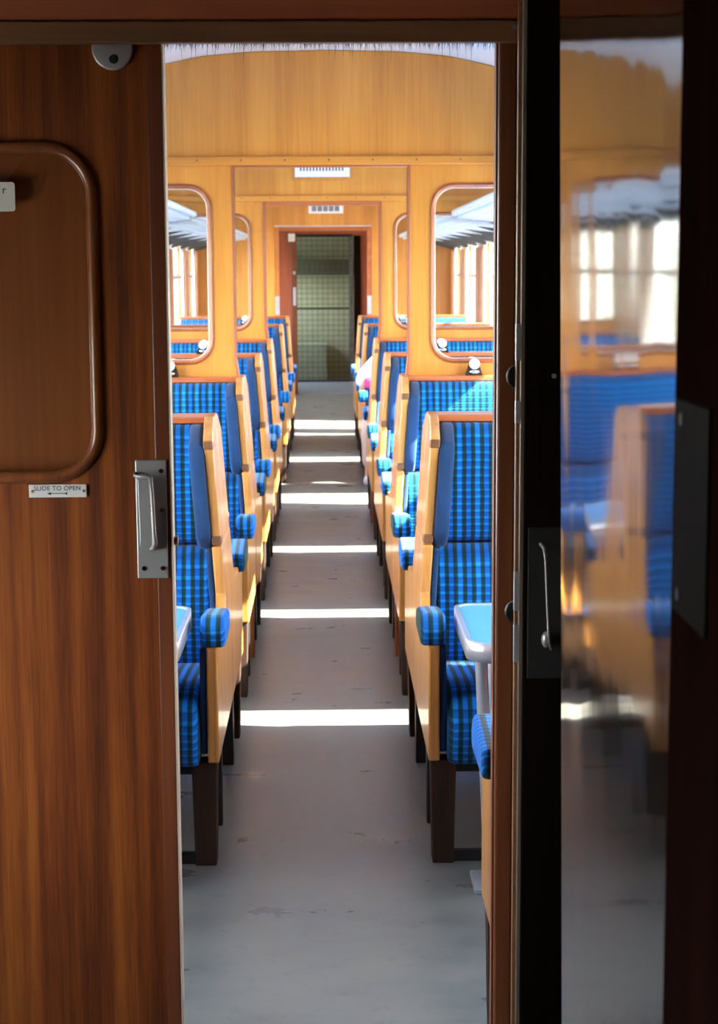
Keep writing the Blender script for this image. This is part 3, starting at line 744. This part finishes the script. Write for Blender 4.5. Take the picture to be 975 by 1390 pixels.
def person():
    # local: seat back at y=0, faces -Y, x from the aisle centre
    root = empty('person', (XC, PAIRS3[0], 0))
    tag(root, 'seated passenger in white cardigan and magenta top leaning an arm into the aisle', 'person')
    px = .74
    body = [[(px, -.30, .57, .085), (px, -.27, .72, .085), (px, -.25, .90, .085), (px, -.245, 1.02, .07), (px, -.25, 1.08, .050), (px, -.255, 1.13, .05)]]
    for s in (-1, 1):
        sx = px+s*.17
        arm = [(px, -.25, .90, .085), (sx, -.25, .975, .050)]
        if s < 0: arm += [(px-.31, -.34, .87, .047), (.278, -.47, .745, .042), (.345, -.55, .738, .036), (.43, -.63, .715, .026), (.465, -.665, .708, .03)]
        else: arm += [(px+.21, -.30, .84, .047), (px+.23, -.36, .70, .042), (px+.15, -.48, .66, .034), (px+.10, -.56, .64, .026), (px+.08, -.61, .635, .03)]
        body.append(arm)
        hx = px+s*.10
        foot = (.335 if s < 0 else px+.09)
        body.append([(px, -.30, .57, .085), (hx, -.36, .565, .070), (hx+(foot-hx)*.55, -.72, .56, .065), (foot, -.80, .50, .056), (foot, -.80, .28, .05), (foot, -.79, .09, .036), (foot-.01, -.84, .05, .036), (foot-.02, -.95, .035, .03)])
    b = skin('body', body, SKIN, root)
    # fingers for both hands
    for hx, hy, hz in ((.465, -.665, .708), (px+.08, -.61, .635)):
        for k in range(4):
            dx = (k-1.5)*.018; L = (.060, .072, .068, .052)[k]
            skin('finger', [[(hx+dx*.5, hy-.005, hz, .010), (hx+dx, hy-.035, hz+.002, .0095), (hx+dx*1.1, hy-.035-L*.5, hz-.002, .0085), (hx+dx*1.1, hy-.03-L, hz-.018, .007)]], SKIN, b, 1)
        skin('thumb', [[(hx+.02, hy+.02, hz, .012), (hx+.04, hy-.015, hz-.004, .0105), (hx+.045, hy-.045, hz-.012, .008)]], SKIN, b, 1)
    # head with face
    bm = bmesh.new(); add_ball(bm, (0, 0, 0), .1, .78, .95, 1.2, 24, 18)
    for v in bm.verts:
        if v.co.z < -.02: v.co.x *= 1-.28*min(1, (-.02-v.co.z)/.1); v.co.y = v.co.y*(1-.12*min(1, (-.02-v.co.z)/.1))-.006
        v.co += Vector((px, -.27, 1.235))
    hd = link('head', bm, SKIN, root, True)
    bm = bmesh.new(); add_ball(bm, (px, -.368, 1.225), .016, .8, 1.2, 1.6, 10, 8); link('nose', bm, SKIN, hd, True)
    bm = bmesh.new(); add_ball(bm, (px, -.355, 1.178), .017, 1.4, .5, .4, 10, 8); link('mouth', bm, plain('lips', (.45, .16, .14), .5), hd, True)
    for s in (-1, 1):
        bm = bmesh.new(); add_ball(bm, (px+s*.03, -.352, 1.247), .0115, 1.2, .7, .8, 10, 8); link('eye', bm, plain('eye', (.12, .09, .07), .2), hd, True)
        bm = bmesh.new(); add_ball(bm, (px+s*.079, -.262, 1.232), .026, .3, .7, 1.1, 10, 8); link('ear', bm, SKIN, hd, True)
    bm = bmesh.new(); add_ball(bm, (px, -.255, 1.258), .112, .82, .92, 1.08, 24, 16)
    bmesh.ops.delete(bm, geom=[v for v in bm.verts if v.co.y < -.31 and v.co.z < 1.295 or v.co.z < 1.16], context='VERTS')
    link('hair', bm, HAIRB, root, True)
    # clothing over the body
    skin('top', [[(px, -.29, .55, .17), (px, -.275, .66, .165), (px, -.26, .80, .17), (px, -.25, .93, .17), (px, -.25, 1.03, .105)], [(px, -.25, .93, .17), (px-.15, -.25, .965, .085)], [(px, -.25, .93, .17), (px+.15, -.25, .965, .085)]], PINK, root)
    skin('cardigan_back', [[(px, -.205, .60, .165), (px, -.20, .80, .17), (px, -.20, .95, .165)]], SHIRT, root)
    skin('trouser_seat', [[(px-.10, -.24, .545, .13), (px, -.25, .55, .14), (px+.10, -.24, .545, .13)], [(px, -.25, .55, .14), (px, -.40, .54, .09)]], TROUS, root)
    for s in (-1, 1):
        sx = px+s*.17
        if s < 0: ch = [(px-.09, -.245, .985, .085), (sx-.01, -.25, .965, .095), (px-.33, -.345, .865, .088), (.284, -.475, .75, .066), (.325, -.53, .742, .052)]
        else: ch = [(px+.09, -.245, .985, .085), (sx, -.25, .965, .095), (px+.21, -.30, .84, .078), (px+.23, -.36, .70, .058), (px+.15, -.47, .66, .046)]
        skin('cardigan_sleeve', [ch], SHIRT, root)
        if s < 0: skin('forearm_sleeve', [[(.318, -.52, .742, .052), (.352, -.56, .738, .049), (.415, -.618, .722, .038)]], PINK, root)
        hx = px+s*.10; foot = (.335 if s < 0 else px+.09)
        skin('trouser_leg', [[(hx, -.24, .56, .115), (hx, -.36, .565, .105), (hx+(foot-hx)*.55, -.70, .562, .085), (foot, -.80, .50, .066), (foot, -.80, .28, .060), (foot, -.79, .12, .056)]], TROUS, root)
        skin('shoe', [[(foot, -.77, .045, .040), (foot-.01, -.85, .042, .042), (foot-.02, -.97, .034, .032)]], SHIRT, root, 2)
    return root
person()

# ------------------------------------------------------------------ outside
struct(link('ground', box(-40, 40, -30, 60, -1.25, -1.2, 0), GRASS), 'pale ballast and dry grass beside the track', 'ground')
def tree(x, y, h, r, label):
    root = empty('tree', (x, y, -1.2)); bm = bmesh.new()
    for k in range(260):
        a = random.random()*2*PI; b = math.acos(2*random.random()-1); rr = r*(.55+.45*random.random())
        p = Vector((rr*math.sin(b)*math.cos(a), rr*math.sin(b)*math.sin(a), h*.62+rr*.85*math.cos(b)))
        m = Matrix.Translation(p) @ Matrix.Rotation(random.random()*6, 4, 'Z') @ Matrix.Rotation(random.random()*3, 4, 'X')
        bmesh.ops.create_icosphere(bm, subdivisions=1, radius=r*.17, matrix=m @ Matrix.Diagonal((1, .8, .5, 1)))
    link('crown', bm, LEAF, root); link('trunk', tube([(0, 0, 0), (.05, 0, h*.3), (0, .05, h*.6)], [.2, .15, .08], 8), BROWNLEG, root)
    tag(root, label, 'tree', 'trees beside the line')
for k, (x, y) in enumerate(((-14, 24), (-16, 30), (-12, 36), (-17, 43))):
    tree(x, y, 4.2, 1.9, 'green tree outside the left windows, %s along the line' % ORD[k])

tree(6.5, 3.57, 6.75/.62, .95, 'slender unseen tree added to shade the nearest right window, the farther of two')  # out of view, added to keep direct sun off the nearest bay
tree(9.5, 2.27, 9.4/.62, .95, 'slender unseen tree added to shade the nearest right window, the nearer of two')  # second added sun blocker, covers the near part of that window

# ------------------------------------------------------------------ light
w = bpy.data.worlds.new('sky'); S.world = w; w.use_nodes = True
nt = w.node_tree; bg = nt.nodes['Background']
tc = N(nt, 'ShaderNodeTexCoord'); sp = N(nt, 'ShaderNodeSeparateXYZ'); nt.links.new(tc.outputs['Generated'], sp.inputs[0])
r = ramp(nt, [(.48, (.55, .60, .50)), (.56, (.95, .98, 1.0)), (.85, (.62, .78, 1.0))])
ma = N(nt, 'ShaderNodeMath', operation='MULTIPLY_ADD'); ma.inputs[1].default_value = .5; ma.inputs[2].default_value = .5
nt.links.new(sp.outputs['Z'], ma.inputs[0]); nt.links.new(ma.outputs[0], r.inputs['Fac']); nt.links.new(r.outputs['Color'], bg.inputs['Color'])
bg.inputs['Strength'].default_value = 14
sl = bpy.data.lights.new('sun', 'SUN'); sl.energy = 60; sl.angle = math.radians(.55); sl.color = (1, .95, .86)
so = bpy.data.objects.new('sun', sl); COL.objects.link(so)
so.rotation_euler = Vector((-1, .17, -.85)).to_track_quat('-Z', 'Y').to_euler(); so.location = (8, 0, 9)

# ------------------------------------------------------------------ camera
F, PITCHC, YAW, ROLL = 2332.8, .1412, .019, -.0056
cd = bpy.data.cameras.new('camera'); cam = bpy.data.objects.new('camera', cd); COL.objects.link(cam); S.camera = cam
cd.sensor_fit = 'VERTICAL'; cd.sensor_height = 36; cd.lens = F/1390*36; cd.clip_start = .05
cd.dof.use_dof = True; cd.dof.focus_distance = 3.4; cd.dof.aperture_fstop = 12
fwd = Vector((math.sin(YAW)*math.cos(PITCHC), math.cos(YAW)*math.cos(PITCHC), -math.sin(PITCHC)))
right = Vector((math.cos(YAW), -math.sin(YAW), 0)); up = right.cross(fwd)
c, s_ = math.cos(ROLL), math.sin(ROLL)
# image x/y rotated by ROLL (y down)
r2 = right*c+up*s_; u2 = up*c-right*s_
M = Matrix((r2, u2, -fwd)).transposed().to_4x4(); M.translation = (0, 0, 1.6); cam.matrix_world = M

S.view_settings.view_transform = 'Standard'; S.view_settings.look = 'None'; S.view_settings.gamma = 1
S.view_settings.use_curve_mapping = False; S.view_settings.exposure = 0.55
S.cycles.use_denoising = True
S.cycles.max_bounces = 14; S.cycles.diffuse_bounces = 6; S.cycles.glossy_bounces = 6; S.cycles.transparent_max_bounces = 24
S.cycles.caustics_reflective = False; S.cycles.sample_clamp_indirect = 6
